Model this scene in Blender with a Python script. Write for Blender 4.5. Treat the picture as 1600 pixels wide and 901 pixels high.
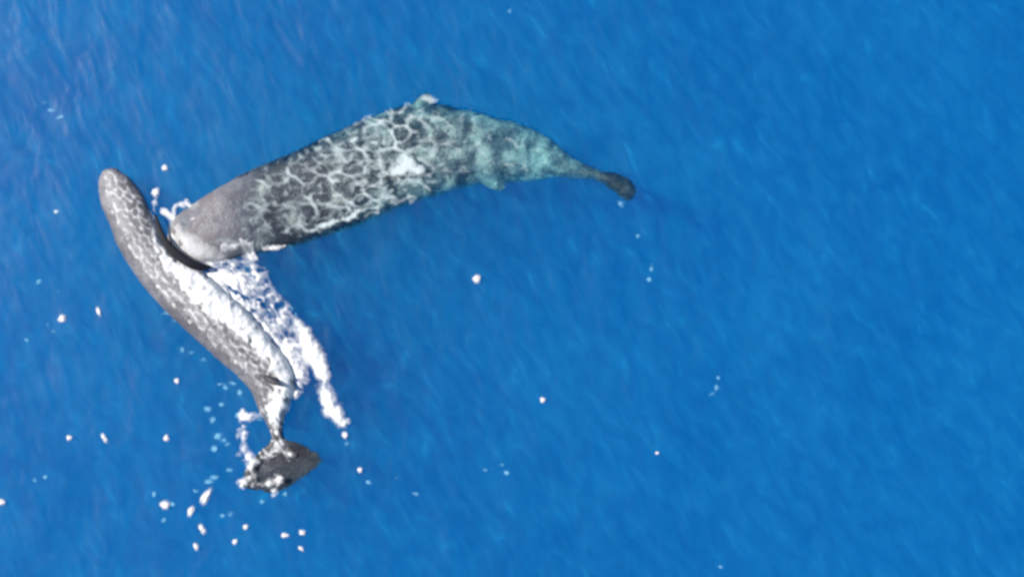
import bpy, bmesh, math, random
import numpy as np
from mathutils import Vector
from mathutils.bvhtree import BVHTree

# ------------------------------------------------------------------ camera, sky, sun
for o in list(bpy.data.objects):
    bpy.data.objects.remove(o)
S = bpy.context.scene
C = S.collection
H = 40.0                       # drone height in metres
PPM = 60.0                     # photo pixels per metre at sea level
cam = bpy.data.objects.new('camera', bpy.data.cameras.new('camera'))
C.objects.link(cam)
cam.location = (0, 0, H)
cam.data.sensor_width = 36
cam.data.lens = 36 * H / (1600 / PPM)
cam.data.clip_end = 6000
S.camera = cam

SUN_AZ, SUN_EL = math.radians(162), math.radians(44)
w = bpy.data.worlds.new('World')
S.world = w
w.use_nodes = True
nt = w.node_tree
bg = nt.nodes['Background']
sk = nt.nodes.new('ShaderNodeTexSky')
sk.sky_type = 'NISHITA'
sk.sun_disc = False
sk.sun_elevation = SUN_EL
sk.sun_rotation = math.pi / 2 - SUN_AZ
nt.links.new(sk.outputs[0], bg.inputs[0])
bg.inputs[1].default_value = 0.09
sl = bpy.data.lights.new('sun', 'SUN')
sl.energy = 4.75
sl.angle = math.radians(0.53)
sl.color = (1.0, 0.96, 0.90)
sun = bpy.data.objects.new('sun', sl)
C.objects.link(sun)
sd = Vector((math.cos(SUN_EL) * math.cos(SUN_AZ), math.cos(SUN_EL) * math.sin(SUN_AZ), math.sin(SUN_EL)))
sun.rotation_euler = sd.to_track_quat('Z', 'Y').to_euler()
sun.location = sd * 60

S.view_settings.view_transform = 'Standard'
S.view_settings.look = 'None'
S.view_settings.gamma = 1
S.view_settings.exposure = 0.32
cy = S.cycles
cy.use_denoising = True
cy.max_bounces = 12
cy.volume_bounces = 8
cy.transparent_max_bounces = 16
cy.caustics_reflective = False
cy.caustics_refractive = False
cy.filter_width = 2.8
cy.sample_clamp_indirect = 6

# ------------------------------------------------------------------ helpers
def P(px, py, z=0.0):
    """photo pixel at height z -> metres"""
    k = (H - z) / H
    return Vector(((px - 800) / PPM * k, (450.5 - py) / PPM * k, z))

def tag(o, label=None, cat=None, group=None, kind=None):
    if label: o['label'] = label
    if cat: o['category'] = cat
    if group: o['group'] = group
    if kind: o['kind'] = kind
    return o

def link(name, me, mat, parent=None, smooth=True):
    o = bpy.data.objects.new(name, me)
    C.objects.link(o)
    if mat and not me.materials: me.materials.append(mat)
    if parent: o.parent = parent
    if smooth:
        me.polygons.foreach_set('use_smooth', [True] * len(me.polygons))
    return o

def mat_new(name):
    m = bpy.data.materials.new(name)
    m.use_nodes = True
    n = m.node_tree
    n.nodes.clear()
    return m, n, n.nodes.new('ShaderNodeOutputMaterial')

def N(n, t, **kw):
    x = n.nodes.new(t)
    for k, v in kw.items():
        if k.startswith('i_'):
            x.inputs[k[2:].replace('_', ' ')].default_value = v
        else:
            setattr(x, k, v)
    return x

def ramp(n, src, stops):
    r = n.nodes.new('ShaderNodeValToRGB')
    e = r.color_ramp.elements
    while len(e) < len(stops): e.new(0.5)
    for k, (p, c) in zip(e, stops):
        k.position = p
        k.color = tuple(c) + (1,) if len(c) == 3 else c
    n.links.new(src, r.inputs[0])
    return r

def lerp_list(pts, m):
    """Catmull-Rom through rows of numbers, m steps per span"""
    a = np.array(pts, float)
    out = []
    n = len(a)
    for i in range(n - 1):
        p0, p1, p2, p3 = a[max(i - 1, 0)], a[i], a[i + 1], a[min(i + 2, n - 1)]
        for k in range(m):
            t = k / m
            out.append(0.5 * (2 * p1 + (p2 - p0) * t + (2 * p0 - 5 * p1 + 4 * p2 - p3) * t * t + (3 * p1 - p0 - 3 * p2 + p3) * t ** 3))
    out.append(a[-1])
    return np.array(out)

# numpy noise -------------------------------------------------------
def _h(ix, iy, seed):
    v = np.sin(ix * 127.1 + iy * 311.7 + seed * 74.7) * 43758.5453
    return v - np.floor(v)

def vnoise(x, y, seed=0):
    ix, iy = np.floor(x), np.floor(y)
    fx, fy = x - ix, y - iy
    fx, fy = fx * fx * (3 - 2 * fx), fy * fy * (3 - 2 * fy)
    a = _h(ix, iy, seed) * (1 - fx) + _h(ix + 1, iy, seed) * fx
    b = _h(ix, iy + 1, seed) * (1 - fx) + _h(ix + 1, iy + 1, seed) * fx
    return (a * (1 - fy) + b * fy) * 2 - 1

def fbm(x, y, seed=0, oct=4):
    r, a, t = 0, 1, 0
    for k in range(oct):
        r = r + a * vnoise(x * 2 ** k, y * 2 ** k, seed + k * 13)
        t += a
        a *= 0.55
    return r / t

def worley_edge(x, y, seed=0):
    """F2 - F1 on a jittered grid: small along cell edges"""
    ix, iy = np.floor(x), np.floor(y)
    f1 = np.full(x.shape, 9.0)
    f2 = np.full(x.shape, 9.0)
    for dx in (-1, 0, 1):
        for dy in (-1, 0, 1):
            cx, cy_ = ix + dx, iy + dy
            px = cx + _h(cx, cy_, seed)
            py = cy_ + _h(cx, cy_, seed + 5)
            d = np.hypot(px - x, py - y)
            f2 = np.minimum(f2, np.maximum(f1, d))
            f1 = np.minimum(f1, d)
    return f2 - f1

def caps(X, Y, pts):
    """union of round blobs strung along a path of (px, py, r): signed distance in px, positive inside"""
    best = np.full(X.shape, -1e3)
    if len(pts) == 1:
        pts = [pts[0], pts[0]]
    for (x0, y0, r0), (x1, y1, r1) in zip(pts[:-1], pts[1:]):
        dx, dy = x1 - x0, y1 - y0
        L = dx * dx + dy * dy + 1e-9
        t = np.clip(((X - x0) * dx + (Y - y0) * dy) / L, 0, 1)
        d = r0 + (r1 - r0) * t - np.hypot(X - x0 - dx * t, Y - y0 - dy * t)
        best = np.maximum(best, d)
    return best

# ------------------------------------------------------------------ materials
def skin(name, base, pale, pale_amt, wrinkle, rough):
    """wet mottled whale hide"""
    m, n, out = mat_new(name)
    tc = N(n, 'ShaderNodeTexCoord')
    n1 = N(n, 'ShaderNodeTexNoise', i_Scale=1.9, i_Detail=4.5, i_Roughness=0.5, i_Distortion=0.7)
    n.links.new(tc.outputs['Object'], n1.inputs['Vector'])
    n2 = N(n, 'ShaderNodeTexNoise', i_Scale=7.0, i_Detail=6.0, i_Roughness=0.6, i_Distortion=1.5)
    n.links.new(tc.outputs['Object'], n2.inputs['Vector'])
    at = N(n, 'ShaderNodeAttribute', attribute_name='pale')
    # pale blotches: hide mottling, plus sun ripples painted on the dark whale's tail
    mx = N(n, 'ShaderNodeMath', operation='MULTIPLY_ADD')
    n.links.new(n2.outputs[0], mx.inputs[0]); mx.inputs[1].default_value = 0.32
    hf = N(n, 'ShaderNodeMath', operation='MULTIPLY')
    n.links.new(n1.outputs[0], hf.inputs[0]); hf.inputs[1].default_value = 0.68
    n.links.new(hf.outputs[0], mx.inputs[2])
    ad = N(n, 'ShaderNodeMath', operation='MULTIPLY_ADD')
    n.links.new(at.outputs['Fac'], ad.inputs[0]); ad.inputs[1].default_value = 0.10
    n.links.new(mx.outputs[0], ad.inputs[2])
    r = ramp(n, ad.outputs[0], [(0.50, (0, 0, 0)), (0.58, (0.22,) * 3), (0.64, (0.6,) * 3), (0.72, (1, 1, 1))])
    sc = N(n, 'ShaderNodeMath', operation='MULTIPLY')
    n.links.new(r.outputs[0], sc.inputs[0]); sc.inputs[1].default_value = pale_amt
    br = ramp(n, n1.outputs[0], [(0.3, [c * 0.6 for c in base]), (0.7, [c * 1.5 for c in base])])
    mix = N(n, 'ShaderNodeMix', data_type='RGBA')
    n.links.new(sc.outputs[0], mix.inputs['Factor'])
    tn = N(n, 'ShaderNodeAttribute', attribute_name='tone')      # paler head, darker fluke
    tm = N(n, 'ShaderNodeMix', data_type='RGBA', blend_type='MULTIPLY')
    tm.inputs['Factor'].default_value = 1
    n.links.new(br.outputs[0], tm.inputs[6])
    n.links.new(tn.outputs['Fac'], tm.inputs[7])
    mr = N(n, 'ShaderNodeMapRange')                              # palest hide turns mauve grey
    mr.inputs[1].default_value = 1.0
    mr.inputs[2].default_value = 3.3
    n.links.new(tn.outputs['Fac'], mr.inputs[0])
    wm = N(n, 'ShaderNodeMix', data_type='RGBA')
    n.links.new(mr.outputs[0], wm.inputs['Factor'])
    n.links.new(tm.outputs[2], wm.inputs[6])
    wm.inputs[7].default_value = (0.165, 0.148, 0.160, 1)
    n.links.new(wm.outputs[2], mix.inputs[6])
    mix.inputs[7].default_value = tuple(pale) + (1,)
    b = N(n, 'ShaderNodeBsdfPrincipled')
    n.links.new(mix.outputs[2], b.inputs['Base Color'])
    b.inputs['Roughness'].default_value = rough
    b.inputs['IOR'].default_value = 1.38
    n3 = N(n, 'ShaderNodeTexNoise', i_Scale=wrinkle, i_Detail=5.0, i_Roughness=0.6, i_Distortion=1.2)
    n.links.new(tc.outputs['Object'], n3.inputs['Vector'])
    bp = N(n, 'ShaderNodeBump', i_Strength=0.5, i_Distance=0.06)
    n.links.new(n3.outputs[0], bp.inputs['Height'])
    n.links.new(bp.outputs[0], b.inputs['Normal'])
    n.links.new(b.outputs[0], out.inputs[0])
    return m

def plain(name, col, rough):
    m, n, out = mat_new(name)
    b = N(n, 'ShaderNodeBsdfPrincipled')
    tc = N(n, 'ShaderNodeTexCoord')
    ns = N(n, 'ShaderNodeTexNoise', i_Scale=9.0, i_Detail=4.0)
    n.links.new(tc.outputs['Object'], ns.inputs['Vector'])
    r = ramp(n, ns.outputs[0], [(0.3, [c * 0.7 for c in col]), (0.7, [c * 1.3 for c in col])])
    n.links.new(r.outputs[0], b.inputs['Base Color'])
    b.inputs['Roughness'].default_value = rough
    b.inputs['Specular IOR Level'].default_value = 0.2
    n.links.new(b.outputs[0], out.inputs[0])
    return m

def foam_mat(name, col):
    """foam: white bubbles, thinner film lets the water through (attribute film)"""
    m, n, out = mat_new(name)
    tc = N(n, 'ShaderNodeTexCoord')
    at = N(n, 'ShaderNodeAttribute', attribute_name='film')
    ns = N(n, 'ShaderNodeTexNoise', i_Scale=14.0, i_Detail=5.0, i_Roughness=0.65)
    n.links.new(tc.outputs['Object'], ns.inputs['Vector'])
    d = N(n, 'ShaderNodeBsdfDiffuse')
    d.inputs[0].default_value = tuple(col) + (1,)
    bp = N(n, 'ShaderNodeBump', i_Strength=0.5, i_Distance=0.04)
    n.links.new(ns.outputs[0], bp.inputs['Height'])
    n.links.new(bp.outputs[0], d.inputs['Normal'])
    t = N(n, 'ShaderNodeBsdfTransparent')
    a = N(n, 'ShaderNodeMath', operation='MULTIPLY_ADD', use_clamp=True)   # film + (noise-.5)*.5
    n.links.new(ns.outputs[0], a.inputs[0]); a.inputs[1].default_value = 0.3
    s = N(n, 'ShaderNodeMath', operation='SUBTRACT')
    n.links.new(at.outputs['Fac'], s.inputs[0]); s.inputs[1].default_value = 0.15
    n.links.new(s.outputs[0], a.inputs[2])
    mix = N(n, 'ShaderNodeMixShader')
    n.links.new(a.outputs[0], mix.inputs[0])
    n.links.new(t.outputs[0], mix.inputs[1])
    n.links.new(d.outputs[0], mix.inputs[2])
    n.links.new(mix.outputs[0], out.inputs[0])
    return m

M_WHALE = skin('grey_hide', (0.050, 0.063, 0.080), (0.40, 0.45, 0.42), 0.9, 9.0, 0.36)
M_WHALE2 = skin('wrinkled_hide', (0.058, 0.060, 0.070), (0.30, 0.30, 0.30), 0.45, 10.0, 0.32)
M_DARK = plain('gap_shade', (0.010, 0.012, 0.017), 0.6)  # near-black for the painted shade between the whales
M_SLATE = plain('slate_hide', (0.055, 0.055, 0.062), 0.5)
M_CLUMP = foam_mat('creamy_foam', (0.86, 0.82, 0.78))
M_FLECK = foam_mat('fine_bubbles', (0.30, 0.68, 0.86))
M_CAUSTIC = foam_mat('caustic_film', (0.66, 0.75, 0.76))  # pale film that carries the painted caustics
M_FOAM = foam_mat('foam', (0.86, 0.86, 0.86))

def sea_mat():
    m, n, out = mat_new('sea_surface')
    geo = N(n, 'ShaderNodeNewGeometry')
    mp = N(n, 'ShaderNodeMapping')
    mp.inputs['Scale'].default_value = (1.7, 0.9, 1)
    mr = N(n, 'ShaderNodeMapping')
    mr.inputs['Rotation'].default_value = (0, 0, math.radians(-24))
    n.links.new(geo.outputs['Position'], mr.inputs['Vector'])
    n.links.new(mr.outputs[0], mp.inputs['Vector'])
    n1 = N(n, 'ShaderNodeTexNoise', i_Scale=0.75, i_Detail=2.5, i_Roughness=0.5, i_Distortion=0.25)
    n.links.new(mp.outputs[0], n1.inputs['Vector'])
    n2 = N(n, 'ShaderNodeTexNoise', i_Scale=0.16, i_Detail=2.0, i_Roughness=0.5, i_Distortion=0.2)
    n.links.new(geo.outputs['Position'], n2.inputs['Vector'])
    hs = N(n, 'ShaderNodeMath', operation='MULTIPLY_ADD')
    n.links.new(n2.outputs[0], hs.inputs[0]); hs.inputs[1].default_value = 2.2
    n.links.new(n1.outputs[0], hs.inputs[2])
    bp = N(n, 'ShaderNodeBump', i_Strength=1.0, i_Distance=0.085)
    n.links.new(hs.outputs[0], bp.inputs['Height'])
    fr = N(n, 'ShaderNodeFresnel', i_IOR=1.333)
    n.links.new(bp.outputs[0], fr.inputs['Normal'])
    g = N(n, 'ShaderNodeBsdfGlossy', i_Roughness=0.36)
    n.links.new(bp.outputs[0], g.inputs['Normal'])
    t = N(n, 'ShaderNodeBsdfTransparent')
    mix = N(n, 'ShaderNodeMixShader')
    n.links.new(fr.outputs[0], mix.inputs[0])
    n.links.new(t.outputs[0], mix.inputs[1])
    n.links.new(g.outputs[0], mix.inputs[2])
    # ripple sheen painted in as pale blue streaks, with broader mottling
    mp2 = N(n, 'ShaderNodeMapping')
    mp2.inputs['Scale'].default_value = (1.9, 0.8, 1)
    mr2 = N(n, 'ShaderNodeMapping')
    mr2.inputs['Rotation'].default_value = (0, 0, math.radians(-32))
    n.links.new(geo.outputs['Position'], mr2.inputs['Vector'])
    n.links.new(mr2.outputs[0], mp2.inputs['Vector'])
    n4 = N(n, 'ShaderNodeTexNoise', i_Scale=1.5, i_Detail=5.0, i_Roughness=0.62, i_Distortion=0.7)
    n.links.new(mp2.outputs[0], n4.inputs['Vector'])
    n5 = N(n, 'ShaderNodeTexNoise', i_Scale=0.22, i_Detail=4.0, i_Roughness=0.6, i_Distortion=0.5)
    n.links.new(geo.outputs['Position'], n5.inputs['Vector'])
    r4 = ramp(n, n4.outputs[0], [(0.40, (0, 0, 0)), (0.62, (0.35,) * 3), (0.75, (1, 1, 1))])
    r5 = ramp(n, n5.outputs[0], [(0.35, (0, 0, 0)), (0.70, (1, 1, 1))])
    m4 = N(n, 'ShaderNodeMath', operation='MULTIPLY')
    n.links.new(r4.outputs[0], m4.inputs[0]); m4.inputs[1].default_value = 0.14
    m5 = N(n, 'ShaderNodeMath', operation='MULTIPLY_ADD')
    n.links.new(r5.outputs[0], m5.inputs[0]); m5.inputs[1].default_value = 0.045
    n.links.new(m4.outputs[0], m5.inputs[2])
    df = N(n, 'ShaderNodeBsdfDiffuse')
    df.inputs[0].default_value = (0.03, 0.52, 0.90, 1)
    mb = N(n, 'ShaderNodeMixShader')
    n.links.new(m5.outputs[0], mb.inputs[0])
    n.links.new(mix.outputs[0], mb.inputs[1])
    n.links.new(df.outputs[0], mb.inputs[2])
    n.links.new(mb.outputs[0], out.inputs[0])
    return m

def water_volume():
    m, n, out = mat_new('clear_blue_water')
    sct = N(n, 'ShaderNodeVolumeScatter', i_Density=0.30)
    sct.inputs['Color'].default_value = (0.005, 0.40, 0.94, 1)
    ab = N(n, 'ShaderNodeVolumeAbsorption', i_Density=0.8)
    ab.inputs['Color'].default_value = (0.0, 0.85, 0.953, 1)
    ad = N(n, 'ShaderNodeAddShader')
    n.links.new(sct.outputs[0], ad.inputs[0])
    n.links.new(ab.outputs[0], ad.inputs[1])
    n.links.new(ad.outputs[0], out.inputs['Volume'])
    return m

# ------------------------------------------------------------------ whales
def loft(rows, n=36, m=6, up=0.45, low=0.8, cap=5):
    """rows: (x0,y0, x1,y1, ztop, hu, hl) two outline pixels, top height, half heights above/below the widest line.
       returns a closed bmesh and per-vertex length fraction"""
    R = lerp_list(rows, m)
    bm = bmesh.new()
    lay = bm.verts.layers.float.new('along')
    rings = []
    cnt = len(R)
    for i, (x0, y0, x1, y1, zt, hu, hl) in enumerate(R):
        zc = zt - hu
        a, b = P(x0, y0, zc), P(x1, y1, zc)
        c, sv = (a + b) / 2, (b - a) / 2
        ring = []
        for k in range(n):
            th = 2 * math.pi * k / n
            cx, sx = math.cos(th), math.sin(th)
            ux = math.copysign(abs(cx) ** 0.86, cx)
            uz = math.copysign(abs(sx) ** 0.86, sx)
            v = bm.verts.new(c + sv * ux + Vector((0, 0, (hu if uz > 0 else hl * 0.4) * uz)))
            v[lay] = i / (cnt - 1)
            ring.append(v)
        rings.append(ring)
    for r0, r1 in zip(rings[:-1], rings[1:]):
        for k in range(n):
            bm.faces.new((r0[k], r0[(k + 1) % n], r1[(k + 1) % n], r1[k]))
    for ring, s in ((rings[0], -1), (rings[-1], 1)):
        prev = ring
        c = sum((v.co for v in ring), Vector()) / n
        nxt = rings[1] if s < 0 else rings[-2]
        cn = sum((v.co for v in nxt), Vector()) / n
        d = (c - cn).normalized()
        wid = (ring[0].co - ring[n // 2].co).length / 2
        for q in range(1, cap):
            t = q / cap
            cur = []
            for v in ring:
                nv = bm.verts.new(c + (v.co - c) * math.cos(t * math.pi / 2) + d * wid * 0.35 * math.sin(t * math.pi / 2))
                nv[lay] = v[lay]
                cur.append(nv)
            for k in range(n):
                f = (prev[k], prev[(k + 1) % n], cur[(k + 1) % n], cur[k])
                bm.faces.new(f if s > 0 else f[::-1])
            prev = cur
        tip = bm.verts.new(c + d * wid * 0.35)
        tip[lay] = ring[0][lay]
        for k in range(n):
            f = (prev[k], prev[(k + 1) % n], tip)
            bm.faces.new(f if s > 0 else f[::-1])
    bmesh.ops.recalc_face_normals(bm, faces=bm.faces)
    return bm

def limb(bm, pts, thick=0.35):
    """tapered flattened fin appended to a bmesh: pts rows (px,py,z,halfwidth_px)"""
    R = lerp_list(pts, 5)
    n = 14
    rings = []
    for i, (x, y, z, hw) in enumerate(R):
        c = P(x, y, z)
        j0, j1 = max(i - 1, 0), min(i + 1, len(R) - 1)
        d = P(R[j1][0], R[j1][1], R[j1][2]) - P(R[j0][0], R[j0][1], R[j0][2])
        sv = d.cross(Vector((0, 0, 1))).normalized() * hw / PPM
        uv = sv.cross(d).normalized() * hw / PPM * thick
        rings.append([bm.verts.new(c + sv * math.cos(2 * math.pi * k / n) + uv * math.sin(2 * math.pi * k / n)) for k in range(n)])
    for r0, r1 in zip(rings[:-1], rings[1:]):
        for k in range(n):
            bm.faces.new((r0[k], r0[(k + 1) % n], r1[(k + 1) % n], r1[k]))
    bm.faces.new(rings[0][::-1])
    bm.faces.new(rings[-1])

def one_body(bm, voxel, lumps, seed, wavy=0.0, calm=0):
    """weld all pieces of the body into one continuous skin"""
    me = bpy.data.meshes.new('tmp')
    bmesh.ops.recalc_face_normals(bm, faces=bm.faces)
    bm.to_mesh(me)
    bm.free()
    o = bpy.data.objects.new('tmp', me)
    C.objects.link(o)
    md = o.modifiers.new('weld', 'REMESH')
    md.mode = 'VOXEL'
    md.voxel_size = voxel
    sm = o.modifiers.new('soft', 'SMOOTH')
    sm.iterations = 6
    dg = bpy.context.evaluated_depsgraph_get()
    res = bpy.data.meshes.new_from_object(o.evaluated_get(dg))
    bpy.data.objects.remove(o)
    bpy.data.meshes.remove(me)
    nv = len(res.vertices)
    co = np.empty(nv * 3)
    res.vertices.foreach_get('co', co)
    co = co.reshape(-1, 3)
    no = np.empty(nv * 3)
    res.vertices.foreach_get('normal', no)
    no = no.reshape(-1, 3)
    d = fbm(co[:, 0] * 1.6, co[:, 1] * 1.6 + co[:, 2], seed, 5) * lumps + fbm(co[:, 0] * 6, co[:, 1] * 6 + co[:, 2] * 3, seed + 3, 3) * lumps * 0.35
    if calm: d = d * (1 - 0.85 * np.clip((450.5 - co[:, 1] * PPM - calm) / 25, 0, 1))
    if wavy:
        f = np.clip((co[:, 0] * PPM + 800 - 580) / 120, 0, 1) * wavy
        d = d + f * fbm(co[:, 0] * 1.9, co[:, 1] * 1.9, seed + 9, 3)
    co = co + no * d[:, None]
    res.vertices.foreach_set('co', co.ravel())
    res.update()
    return res, co

def set_attr(me, name, vals):
    a = me.attributes.new(name, 'FLOAT', 'POINT')
    a.data.foreach_set('value', np.asarray(vals, dtype=np.float32))

# the whale that comes in from the upper right, rolled a little on its side
rows1 = [
    (264, 362, 292, 404, 0.16, .22, .5),
    (272, 342, 314, 412, 0.30, .36, .7),
    (302, 318, 346, 408, 0.36, .44, .8),
    (346, 290, 398, 397, 0.34, .46, .9),
    (400, 262, 450, 388, 0.15, .46, 1.0),
    (460, 236, 510, 370, 0.02, .46, 1.0),
    (520, 208, 566, 350, -0.07, .46, 1.0),
    (580, 182, 620, 327, -0.12, .46, 1.0),
    (640, 164, 668, 311, -0.17, .46, 1.0),
    (692, 162, 716, 297, -0.22, .44, .9),
    (745, 176, 764, 287, -0.30, .40, .8),
    (800, 190, 804, 287, -0.38, .36, .7),
    (846, 208, 838, 283, -0.44, .30, .6),
    (886, 238, 872, 278, -0.46, .20, .4),
    (914, 257, 902, 279, -0.46, .14, .3),
    (936, 266, 928, 281, -0.36, .12, .3),
    (964, 270, 949, 292, -0.30, .14, .25),
    (988, 282, 969, 308, -0.26, .15, .45),
    (996, 297, 981, 317, -0.28, .12, .35)]
bm = loft(rows1)
limb(bm, [(660, 190, -.5, 26), (664, 165, -.5, 20), (670, 152, -.45, 9), (674, 148, -.45, 4)])
limb(bm, [(760, 260, -.6, 30), (775, 284, -.6, 17), (788, 298, -.55, 6)])
whale1 = bpy.data.objects.new('whale', None)
C.objects.link(whale1)
tag(whale1, 'dark grey whale lying just under the surface with its tail at the right', 'whale', 'pair of whales side by side')
me, co = one_body(bm, 0.05, 0.035, 4, 0.07)
px1 = co[:, 0] * PPM + 800
py1 = 450.5 - co[:, 1] * PPM
set_attr(me, 'pale', np.clip((px1 - 470) / 260, 0, 1) * np.clip((940 - px1) / 50, -1.2, 1))  # submerged back blotched paler: sun ripples put into the hide colour
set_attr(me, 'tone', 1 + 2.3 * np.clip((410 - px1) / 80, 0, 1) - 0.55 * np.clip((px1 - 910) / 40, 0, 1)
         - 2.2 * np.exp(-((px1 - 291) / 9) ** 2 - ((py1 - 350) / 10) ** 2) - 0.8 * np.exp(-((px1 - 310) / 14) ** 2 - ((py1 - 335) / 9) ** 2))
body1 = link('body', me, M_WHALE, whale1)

# the whale on the left, its back out of the water
rows2 = [
    (160, 270, 184, 265, 0.10, .20, .35),
    (154, 288, 206, 281, 0.20, .32, .5),
    (158, 318, 224, 305, 0.26, .38, .6),
    (170, 348, 238, 338, 0.30, .42, .7),
    (184, 385, 252, 373, 0.34, .46, .8),
    (205, 420, 276, 404, 0.36, .48, .9),
    (232, 456, 316, 426, 0.38, .52, .95),
    (264, 490, 352, 455, 0.40, .54, 1.0),
    (302, 526, 394, 495, 0.40, .54, 1.0),
    (340, 560, 428, 535, 0.38, .52, .9),
    (372, 588, 452, 570, 0.34, .48, .8),
    (392, 612, 462, 600, 0.28, .40, .7),
    (404, 640, 452, 632, 0.22, .32, .5),
    (417, 664, 443, 662, 0.16, .26, .4),
    (424, 686, 444, 684, 0.10, .20, .3),
    (404, 706, 464, 690, 0.07, .12, .16),
    (386, 726, 486, 700, -0.03, .09, .10),
    (376, 750, 504, 714, -0.10, .07, .08),
    (384, 766, 494, 734, -0.14, .06, .06),
    (410, 766, 464, 752, -0.16, .05, .05)]
rows2 = [r[:5] + (r[5] * 0.72,) + r[6:] for r in rows2]     # broad flat back
bm = loft(rows2)
whale2 = bpy.data.objects.new('whale', None)
C.objects.link(whale2)
tag(whale2, 'pale grey wrinkled whale with its back out of the water and foam along its flank', 'whale', 'pair of whales side by side')
me, co = one_body(bm, 0.04, 0.03, 9, calm=665)
py2 = 450.5 - co[:, 1] * PPM
set_attr(me, 'pale', 0.6 * np.clip((690 - py2) / 30, -0.7, 1))
set_attr(me, 'tone', 1.95 - 1.1 * np.clip((py2 - 640) / 50, 0, 1))
body2 = link('body', me, M_WHALE2, whale2)

def tube(name, pts, mat, parent, flat=0.6, n=12):
    b = bmesh.new()
    limb(b, pts, flat)
    bmesh.ops.recalc_face_normals(b, faces=b.faces)
    me = bpy.data.meshes.new(name)
    b.to_mesh(me)
    b.free()
    return link(name, me, mat, parent)

# near-black strip standing in for the shadow in the gap between the whales
tube('gap_shadow', [(243, 336, .20, 2), (247, 352, .28, 4), (255, 372, .34, 5.5), (267, 388, .36, 6.5), (283, 402, .36, 7), (301, 413, .34, 7), (318, 418, .28, 5), (328, 417, .22, 2)], M_DARK, whale1, 0.3)
tube('dorsal_fin', [(412, 588, .34, 3), (420, 592, .44, 5), (429, 597, .52, 4), (438, 602, .56, 1)], M_SLATE, whale2, 0.7)

# ------------------------------------------------------------------ water
bpy.context.view_layer.update()
def bvh(o):
    me = o.data
    return BVHTree.FromPolygons([v.co.copy() for v in me.vertices], [p.vertices[:] for p in me.polygons])
TREES = [bvh(body1), bvh(body2)]
def top_z(x, y, which=(0, 1)):
    best = None
    for k in which:
        h = TREES[k].ray_cast(Vector((x, y, 5)), Vector((0, 0, -1)))
        if h[0] is not None and (best is None or h[0].z > best):
            best = h[0].z
    return best

def swell(x, y):
    return 0.03 * fbm(np.asarray(x) * 0.35 + 0.1 * np.asarray(y), np.asarray(y) * 0.2, 21, 3)

# the sea's surface, one sheet to the horizon; open where a whale's back lies at or just under it
gx = np.concatenate([[-3000, -600, -150, -50, -25], np.arange(-16, -11.5, 0.16), np.arange(-11.5, 4, 0.07), np.arange(4, 16.01, 0.16), [25, 50, 150, 600, 3000]])
gy = np.concatenate([[-3000, -600, -150, -50, -20], np.arange(-10, -6, 0.16), np.arange(-6, 6, 0.07), np.arange(6, 10.01, 0.16), [20, 50, 150, 600, 3000]])
GX, GY = np.meshgrid(gx, gy, indexing='ij')
GZ = swell(GX, GY) * (np.abs(GX) < 20) * (np.abs(GY) < 15)
cov = np.zeros(GX.shape, bool)
for i in range(len(gx)):
    for j in range(len(gy)):
        if -11.6 < gx[i] < 4 and abs(gy[j]) < 6:
            t = top_z(gx[i], gy[j])
            cov[i, j] = t is not None and t > -0.9
nx, ny = GX.shape
verts = np.stack([GX, GY, GZ], -1).reshape(-1, 3)
faces = [(i * ny + j, (i + 1) * ny + j, (i + 1) * ny + j + 1, i * ny + j + 1) for i in range(nx - 1) for j in range(ny - 1)
         if not (cov[i, j] and cov[i + 1, j] and cov[i, j + 1] and cov[i + 1, j + 1])]
me = bpy.data.meshes.new('sea_surface')
me.from_pydata(verts.tolist(), [], faces)
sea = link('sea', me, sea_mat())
tag(sea, 'bright blue open sea with faint wind ripples around the two whales', 'sea', kind='structure')

b = bmesh.new()
bmesh.ops.create_cube(b, size=1)
bmesh.ops.scale(b, verts=b.verts, vec=(6000, 6000, 60))
bmesh.ops.translate(b, verts=b.verts, vec=(0, 0, -30.06))
me = bpy.data.meshes.new('water')
b.to_mesh(me)
b.free()
water = link('water', me, water_volume(), smooth=False)
tag(water, 'deep clear blue water below the surface of the sea', 'water', kind='structure')
b = bmesh.new()
bmesh.ops.create_grid(b, x_segments=8, y_segments=8, size=3000)
me = bpy.data.meshes.new('sea_floor')
b.to_mesh(me)
b.free()
fl = link('sea_floor', me, plain('dark_sand', (0.10, 0.09, 0.07), 0.9))
fl.location.z = -59
tag(fl, 'dark sea floor far below the blue water', 'sea floor', kind='structure')

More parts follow.
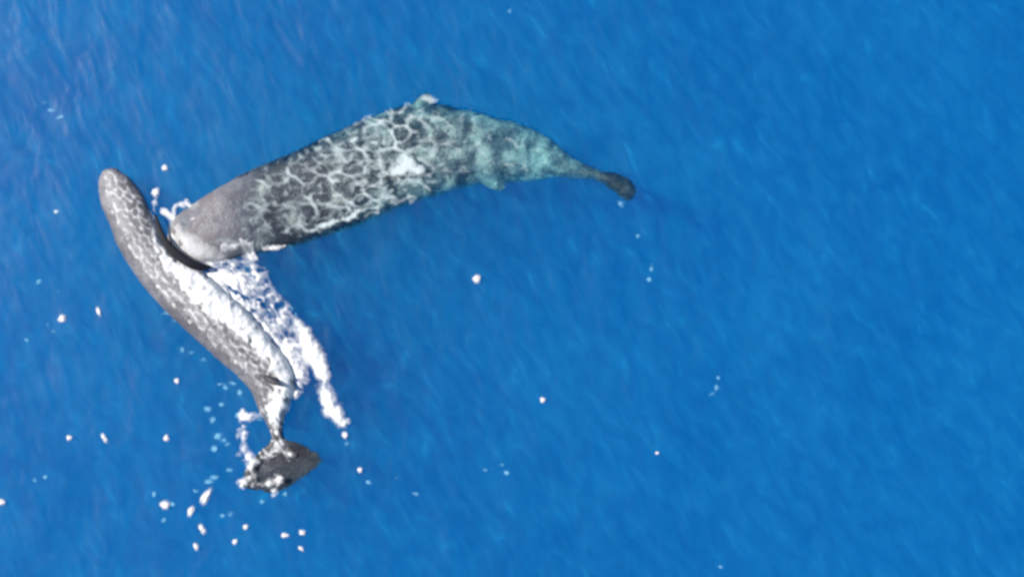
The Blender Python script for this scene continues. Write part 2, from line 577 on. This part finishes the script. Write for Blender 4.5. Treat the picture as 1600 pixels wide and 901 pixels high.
# ------------------------------------------------------------------ foam
def foam_sheet(name, box, fn, label, cat, step=2.0, height=0.05, lift=0.012, which=(0, 1), seed=0, mat=None, on_whale=False):
    """foam lying on water and whales: fn(X, Y) -> (F in px, film 0..1); kept where F > 0"""
    x0, y0, x1, y1 = box
    xs = np.arange(x0, x1 + step, step)
    ys = np.arange(y0, y1 + step, step)
    X, Y = np.meshgrid(xs, ys, indexing='ij')
    F, film = fn(X, Y)
    if on_whale:
        for i, j in zip(*np.nonzero(F > 0)):
            p = P(X[i, j], Y[i, j], 0)
            t = top_z(p.x, p.y, which)
            if t is None or t < -0.02: F[i, j] = -5
    keep = (F[:-1, :-1] + F[1:, :-1] + F[:-1, 1:] + F[1:, 1:]) / 4 > 0
    used = np.zeros(X.shape, bool)
    used[:-1, :-1] |= keep; used[1:, :-1] |= keep; used[:-1, 1:] |= keep; used[1:, 1:] |= keep
    idx = -np.ones(X.shape, int)
    idx[used] = np.arange(used.sum())
    up, dn, fl_ = [], [], []
    lump = fbm(X / 9, Y / 9, seed + 40, 3)
    for i, j in zip(*np.nonzero(used)):
        p = P(X[i, j], Y[i, j], 0)
        t = top_z(p.x, p.y, which)
        zb = max(0.035, t if t is not None else 0.035)
        p = P(X[i, j], Y[i, j], zb)
        e = min(max(film[i, j], 0), 1)
        h = height * (0.25 + e * (0.75 + 0.9 * lump[i, j])) if F[i, j] > 0 else 0.0
        up.append((p.x, p.y, zb + lift + max(h, 0)))
        fl_.append(film[i, j])
    faces = []
    for i, j in zip(*np.nonzero(keep)):
        faces.append((idx[i, j], idx[i, j + 1], idx[i + 1, j + 1], idx[i + 1, j]))
    me = bpy.data.meshes.new(name)
    me.from_pydata(up, [], [tuple(int(q) for q in f) for f in faces])
    set_attr(me, 'film', fl_)
    o = link(name, me, mat or M_FOAM)
    md = o.modifiers.new('thick', 'SOLIDIFY')
    md.thickness = 0.01
    md.offset = -1
    tag(o, label, cat, kind='stuff')
    return o

def sm(a, b, x):
    t = np.clip((x - a) / (b - a), 0, 1)
    return t * t * (3 - 2 * t)

class CausticFoam:
    """caustic light pattern, used for foam strands too: points carried down the slope of a random swell gather along
       curved lines; returns how thickly they lie (1 = evenly spread)"""
    def __init__(self, box, waves, lo, hi, gather, seed, ang=0.0, stretch=1.0, blur=1):
        x0, y0, x1, y1 = box
        pad = hi
        rng = np.random.default_rng(seed)
        ca, sa = math.cos(ang), math.sin(ang)
        xs = np.arange(x0 - pad, x1 + pad, 0.6)
        ys = np.arange(y0 - pad, y1 + pad, 0.6)
        X, Y = np.meshgrid(xs, ys, indexing='ij')
        GX, GY = np.zeros(X.shape), np.zeros(X.shape)
        var = 0
        for k in range(waves):
            L = lo * (hi / lo) ** rng.random()
            t = rng.random() * 2 * math.pi
            ku, kv = math.cos(t) * 2 * math.pi / L / stretch, math.sin(t) * 2 * math.pi / L
            kx, ky = ku * ca - kv * sa, ku * sa + kv * ca
            amp = L ** 1.3
            ph = rng.random() * 6.283
            sn = np.sin(kx * X + ky * Y + ph) * amp
            GX -= sn * kx
            GY -= sn * ky
            var += 0.5 * (amp * (kx * kx + ky * ky)) ** 2
        g = gather / math.sqrt(var)
        PX, PY = X + g * GX, Y + g * GY
        self.x0, self.y0, self.c = x0, y0, 1.5
        nx, ny = int((x1 - x0) / self.c) + 1, int((y1 - y0) / self.c) + 1
        hgrid, _, _ = np.histogram2d(PX.ravel(), PY.ravel(), bins=(nx, ny), range=((x0, x0 + nx * self.c), (y0, y0 + ny * self.c)))
        d = hgrid * 0.36 / self.c ** 2
        for _ in range(blur):
            e = np.pad(d, 1, mode='edge')
            e = (e[:-2] + 2 * e[1:-1] + e[2:]) / 4
            d = (e[:, :-2] + 2 * e[:, 1:-1] + e[:, 2:]) / 4
        self.d = d
    def __call__(self, X, Y):
        u = np.clip((X - self.x0) / self.c - 0.5, 0, self.d.shape[0] - 1.001)
        v = np.clip((Y - self.y0) / self.c - 0.5, 0, self.d.shape[1] - 1.001)
        i, j = u.astype(int), v.astype(int)
        f, g = u - i, v - j
        d = self.d
        return d[i, j] * (1 - f) * (1 - g) + d[i + 1, j] * f * (1 - g) + d[i, j + 1] * (1 - f) * g + d[i + 1, j + 1] * f * g

D_BACK = CausticFoam((370, 120, 910, 420), 26, 12, 54, 0.75, 5, ang=-0.38, stretch=1.15)
D_FINE = CausticFoam((370, 120, 910, 420), 26, 9, 40, 0.7, 55, ang=-0.38, stretch=1.15)
D_SKIN = CausticFoam((130, 245, 480, 780), 26, 6, 22, 0.8, 8, ang=0.93, stretch=1.4)
D_WASH = CausticFoam((215, 290, 500, 730), 26, 9, 50, 1.1, 11, ang=0.75, stretch=1.3)

# white wash piled on the flank of the left whale
def f_wash(X, Y):
    core = caps(X, Y, [(242, 306, 4), (239, 342, 6), (244, 374, 9), (262, 404, 13), (296, 430, 24), (325, 455, 30), (352, 480, 28), (390, 512, 24), (420, 545, 23), (442, 575, 22), (446, 605, 20), (432, 637, 18), (431, 660, 9), (433, 692, 7)])
    core = np.maximum(core, caps(X, Y, [(330, 430, 20), (372, 440, 14), (400, 470, 6)]))
    core = np.maximum(core, caps(X, Y, [(335, 440, 8), (372, 466, 10), (408, 500, 11), (440, 540, 12), (464, 580, 11), (462, 612, 8)]) * 0.9)
    lace = caps(X, Y, [(345, 425, 20), (390, 425, 18), (420, 480, 24), (450, 510, 20), (462, 560, 22), (455, 600, 14)])
    spur = caps(X, Y, [(352, 388, 3), (378, 380, 3), (392, 400, 5)])
    n1 = fbm(X / 22, Y / 22, 3, 4)
    n2 = fbm(X / 9 + 5, Y / 9, 8, 3)
    rb = np.abs(fbm((X * 0.6 + Y * 0.8) / 46, (X * 0.8 - Y * 0.6) / 15, 37, 3))
    Fc = core * 1.15 + n1 * 14 + n2 * 7 - 11 * np.exp(-(rb / 0.11) ** 2)
    dw = D_WASH(X, Y)
    Fl = np.minimum(lace + n1 * 14, (dw - 1.0) * 4 + n2 * 7 + n1 * 6)
    Fs = spur + n2 * 8
    F = np.maximum(np.maximum(Fc, Fl), Fs)
    return F + 5, 0.16 * sm(-5, 0, F) + (0.66 + 0.4 * n2) * sm(-1, 9, F) + 0.5 * sm(5, 15, F)
foam_sheet('foam_wash', (225, 300, 490, 720), f_wash, 'thick white foam washing over the flank of the left whale', 'foam', height=0.055, seed=1)

def f_streak(X, Y):
    a = caps(X, Y, [(466, 506, 4), (478, 522, 11), (488, 552, 16), (500, 574, 13), (507, 596, 5), (512, 622, 11), (522, 645, 12), (533, 660, 7)])
    a = np.maximum(a, caps(X, Y, [(500, 570, 4), (480, 560, 9), (466, 555, 3)]))
    F = a + fbm(X / 14, Y / 14, 12, 4) * 8 + fbm(X / 6, Y / 6, 13, 2) * 3
    return F + 5, 0.14 * sm(-5, 0, F) + 0.9 * sm(-1, 7, F)
foam_sheet('foam_streak', (450, 490, 560, 685), f_streak, 'long curved streak of white foam to the right of the left whale tail', 'foam', height=0.07, seed=2)

def f_tail(X, Y):
    a = caps(X, Y, [(381, 650, 7), (402, 648, 4)])
    a = np.maximum(a, caps(X, Y, [(383, 668, 5), (380, 690, 5), (384, 710, 5), (395, 726, 6), (390, 745, 5), (379, 757, 3)]))
    a = np.maximum(a, caps(X, Y, [(395, 756, 2), (420, 756, 3), (438, 748, 4), (427, 770, 3)]))
    a = np.maximum(a, caps(X, Y, [(420, 708, 2), (438, 702, 5), (456, 710, 3)]))
    F = a + fbm(X / 10, Y / 10, 15, 4) * 9 + fbm(X / 5, Y / 5, 16, 2) * 4 - 1
    return F + 6, 0.16 * sm(-6, 0, F) + 0.75 * sm(-1, 6, F)
foam_sheet('tail_splash', (360, 630, 475, 790), f_tail, 'broken white splash ringing the tail fluke of the left whale', 'foam', height=0.06, seed=3)

def f_head(X, Y):
    n = fbm(X / 9, Y / 9, 25, 3)
    rim = caps(X, Y, [(264, 356, 3), (272, 380, 6), (288, 400, 7), (308, 411, 6), (330, 412, 5)]) + n * 4
    soft = caps(X, Y, [(272, 350, 2), (282, 378, 14), (300, 392, 16), (322, 402, 12), (345, 402, 4)]) + n * 5
    a = caps(X, Y, [(256, 330, 3), (270, 338, 5), (276, 322, 3), (290, 316, 5), (298, 322, 2)])
    a = np.maximum(a, caps(X, Y, [(303, 341, 3)]))
    a = np.maximum(a, caps(X, Y, [(348, 386, 3), (356, 382, 2)]))
    a = np.maximum(a, caps(X, Y, [(376, 375, 2), (392, 382, 4), (398, 402, 3)])) 
    a = np.maximum(a, caps(X, Y, [(412, 388, 2), (430, 387, 3), (446, 384, 2)])) + n * 6
    film = np.maximum(sm(-3, 5, rim) * 0.85, np.maximum(sm(-14, 14, soft) * 0.5, sm(-3, 6, a) * 0.75))
    return (film - 0.08) * 9, film
foam_sheet('head_splash', (240, 300, 450, 425), f_head, 'white froth pushed up round the blunt head of the dark whale', 'foam', height=0.03, seed=4)

# sun ripples painted as pale film on the dark whale's back, plus foam bits
def f_caustic(X, Y):
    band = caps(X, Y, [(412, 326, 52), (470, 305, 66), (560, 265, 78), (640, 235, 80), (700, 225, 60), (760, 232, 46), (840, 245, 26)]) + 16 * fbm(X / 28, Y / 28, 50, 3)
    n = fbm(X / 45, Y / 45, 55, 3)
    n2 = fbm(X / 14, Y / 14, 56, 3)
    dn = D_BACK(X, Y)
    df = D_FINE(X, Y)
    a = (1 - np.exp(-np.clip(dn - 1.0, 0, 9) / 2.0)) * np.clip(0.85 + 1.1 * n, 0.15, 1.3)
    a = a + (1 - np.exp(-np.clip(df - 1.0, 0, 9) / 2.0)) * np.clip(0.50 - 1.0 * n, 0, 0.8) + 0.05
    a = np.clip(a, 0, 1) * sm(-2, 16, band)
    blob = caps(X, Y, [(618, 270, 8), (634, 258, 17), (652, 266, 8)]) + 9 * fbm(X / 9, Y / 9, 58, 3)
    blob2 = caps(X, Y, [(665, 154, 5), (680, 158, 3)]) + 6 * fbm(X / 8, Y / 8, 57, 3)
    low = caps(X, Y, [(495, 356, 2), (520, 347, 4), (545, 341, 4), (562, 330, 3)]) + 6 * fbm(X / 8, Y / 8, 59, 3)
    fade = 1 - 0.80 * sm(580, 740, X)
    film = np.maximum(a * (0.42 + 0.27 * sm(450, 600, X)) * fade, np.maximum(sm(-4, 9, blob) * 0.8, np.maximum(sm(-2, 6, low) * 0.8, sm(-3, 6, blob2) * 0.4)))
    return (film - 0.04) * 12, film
foam_sheet('caustic_net', (380, 130, 900, 410), f_caustic, 'thin net of painted sunlight ripples and foam bits over the back of the dark whale', 'foam', height=0.008, lift=0.02, which=(0,), seed=5, mat=M_CAUSTIC)

def f_lace2(X, Y):
    band = caps(X, Y, [(172, 285, 18), (195, 330, 28), (215, 380, 30), (250, 430, 32), (300, 480, 32), (350, 530, 30), (395, 575, 28), (415, 620, 22), (430, 680, 16), (400, 735, 10)])
    left = caps(X, Y, [(162, 283, 14), (168, 325, 17), (190, 385, 19), (232, 440, 20), (285, 495, 20), (335, 548, 18), (380, 590, 14)])
    n = fbm(X / 30, Y / 30, 65, 3)
    n2 = fbm(X / 9, Y / 9, 66, 3)
    ds = D_SKIN(X, Y)
    a = (1 - np.exp(-np.clip(ds - 0.8, 0, 9) / 1.5)) * (0.9 + 0.6 * n)
    a = np.clip(a, 0, 1) * sm(-10, 4, band)
    film = a * 0.66 + sm(-14, 12, left + 5 * n2) * 0.20 + 0.03 * (Y < 690) * (band > 0)
    return (film - 0.05) * 12, film
foam_sheet('water_lace', (140, 255, 470, 770), f_lace2, 'fine net of foam and run-off over the back of the left whale', 'foam', step=1.6, height=0.008, lift=0.012, which=(1,), seed=6, on_whale=True)

# small bluish flecks of thin foam; the first few are painted wave glints
FLECKS = [(70, 160, 6, 3), (80, 172, 5, 3), (94, 183, 6, 3), (60, 440, 4, 4), (90, 455, 3, 3), (42, 531, 5, 5), (75, 507, 3, 3), (84, 517, 4, 3), (88, 331, 5, 4),
          (285, 546, 6, 4), (300, 551, 5, 3), (315, 562, 6, 3), (325, 640, 7, 5), (332, 655, 6, 6), (340, 680, 6, 6), (335, 700, 6, 5), (350, 688, 4, 3), (372, 648, 4, 4), (345, 632, 5, 3),
          (335, 745, 6, 5), (325, 752, 8, 3), (348, 806, 4, 4), (361, 803, 5, 4), (355, 692, 4, 3), (256, 812, 4, 4), (241, 772, 4, 4), (270, 787, 4, 3), (305, 765, 4, 3), (410, 783, 5, 3),
          (359, 733, 5, 3), (445, 770, 4, 4), (541, 692, 4, 4), (575, 752, 5, 4), (648, 770, 6, 4), (620, 745, 4, 2), (758, 735, 5, 3), (792, 738, 5, 4), (785, 725, 3, 4), (1120, 605, 5, 7), (1112, 615, 5, 3),
          (1122, 590, 3, 4), (996, 368, 5, 4), (1018, 420, 3, 7), (1015, 437, 5, 4), (797, 18, 3, 4), (260, 490, 8, 4), (275, 500, 6, 3), (345, 600, 8, 3), (365, 598, 6, 4), (375, 613, 4, 5),
          (352, 605, 4, 4), (70, 745, 5, 4), (55, 750, 4, 3), (1125, 885, 6, 3), (970, 318, 6, 5), (455, 480, 4, 5), (462, 492, 3, 4), (418, 648, 4, 3), (408, 656, 5, 3)]
def fleck_part(X, Y):
    F = np.full(X.shape, -50.0)
    for (x, y, a, b_) in FLECKS:
        d = (1 - np.hypot((X - x) / a, (Y - y) / b_)) * min(a, b_) - 0.8
        F = np.maximum(F, d)
    F = F + fbm(X / 6, Y / 6, 71, 3) * 3.4
    return F + 1.5, 0.40 * sm(-1.5, 4.5, F)
foam_sheet('foam_flecks', (0, 0, 1140, 900), fleck_part, 'scattered small pale blue flecks of thin foam and painted wave glints on the open water', 'foam', step=1.6, height=0.012, seed=7, mat=M_FLECK)

# round white clumps of froth, each floating on its own
def clump_mesh(seed):
    """low ragged dome of bubbles that thins out to nothing at its rim"""
    R, A = 9, 22
    vs, fm = [(0, 0, 0.6)], [1.1]
    for i in range(1, R + 1):
        for k in range(A):
            t = 2 * math.pi * k / A
            c, sn = math.cos(t), math.sin(t)
            edge = 1 + 0.45 * float(fbm(np.array(c * 1.3 + seed * 7.0), np.array(sn * 1.3), seed, 3))
            q = i / R
            lump = float(fbm(np.array(c * q * 3.0), np.array(sn * q * 3.0), seed + 30, 3))
            vs.append((c * q * edge * 1.25, sn * q * edge * 1.25, 0.6 * max(1 - q * q, 0) * (1 + 0.5 * lump) - 0.02 * q))
            x = min(max((1.0 - q) / 0.85, 0), 1)
            fm.append((1.15 * x * x * (3 - 2 * x)) * (1 + 0.3 * lump) if i < R else 0.0)
    fs = [(0, 1 + k, 1 + (k + 1) % A) for k in range(A)]
    for i in range(R - 1):
        a0, a1 = 1 + i * A, 1 + (i + 1) * A
        fs += [(a0 + k, a1 + k, a1 + (k + 1) % A, a0 + (k + 1) % A) for k in range(A)]
    me = bpy.data.meshes.new('foam_clump')
    me.from_pydata(vs, [], fs)
    set_attr(me, 'film', fm)
    me.materials.append(M_CLUMP)
    return me
CLUMPS = [
    (258, 262, 7, 'round white foam clump above the gap between the two whale heads'),
    (243, 300, 9, 'bright foam clump touching the foam line beside the left whale head'),
    (745, 435, 9, 'lone white foam clump on open water below the middle of the dark whale'),
    (848, 625, 6, 'small foam clump alone on the open water near the picture centre'),
    (1027, 707, 4, 'tiny pale foam clump farthest to the right on open water'),
    (98, 498, 9, 'larger round foam clump of the two left of the pale whale flank'),
    (155, 486, 7, 'upright oval foam clump of the two left of the pale whale flank'),
    (277, 595, 6, 'small foam clump in the water just left of the pale whale tail stock'),
    (108, 683, 6, 'small foam clump at the left end of a row of three'),
    (163, 683, 8, 'slanting foam clump in the middle of a row of three'),
    (260, 684, 7, 'foam clump at the right end of a row of three'),
    (258, 789, 10, 'big foam clump at the left end of the group below the fluke'),
    (299, 797, 9, 'double foam clump between the big left one and the long one below the fluke'),
    (321, 776, 12, 'largest long foam clump in the group below the fluke'),
    (316, 825, 9, 'oval foam clump just under the long one below the fluke'),
    (307, 853, 7, 'lowest greyish foam clump in the group below the fluke'),
    (367, 845, 6, 'lower of two small foam clumps straight below the fluke'),
    (384, 822, 6, 'upper of two small foam clumps straight below the fluke'),
    (445, 835, 7, 'left flat foam clump of the trio at the bottom'),
    (473, 831, 7, 'upper right foam clump of the trio at the bottom'),
    (471, 856, 6, 'bluish lowest foam clump of the trio at the bottom'),
    (540, 679, 7, 'foam clump just past the lower end of the long foam streak'),
    (563, 734, 6, 'foam clump trailing farther down from the long foam streak'),
    (3, 783, 7, 'foam clump cut by the left edge of the picture'),
    (88, 331, 4, 'tiny pale foam clump on open water left of the pale whale head'),
]
LONG = {321: (1.5, 0.75, 60), 316: (1.25, 0.8, -60), 155: (1.3, 0.75, -75), 163: (1.35, 0.75, -60), 299: (1.3, 0.8, 70), 445: (1.2, 0.8, 0), 471: (1.2, 0.75, -35), 307: (1.2, 0.85, -65)}
protos = [clump_mesh(k) for k in range(5)]
for i, (x, y, r, lab) in enumerate(CLUMPS):
    o = bpy.data.objects.new('foam_clump', protos[i % 5])
    C.objects.link(o)
    for p in o.data.polygons: p.use_smooth = True
    o.location = P(x, y, 0.03)
    sx, sy, rz = LONG.get(x, (1, 1, i * 47))
    s = r / PPM / 1.3
    o.scale = (s * sx, s * sy, s)
    o.rotation_euler = (0, 0, math.radians(rz))
    tag(o, lab, 'foam clump', 'foam clumps floating around the whales')
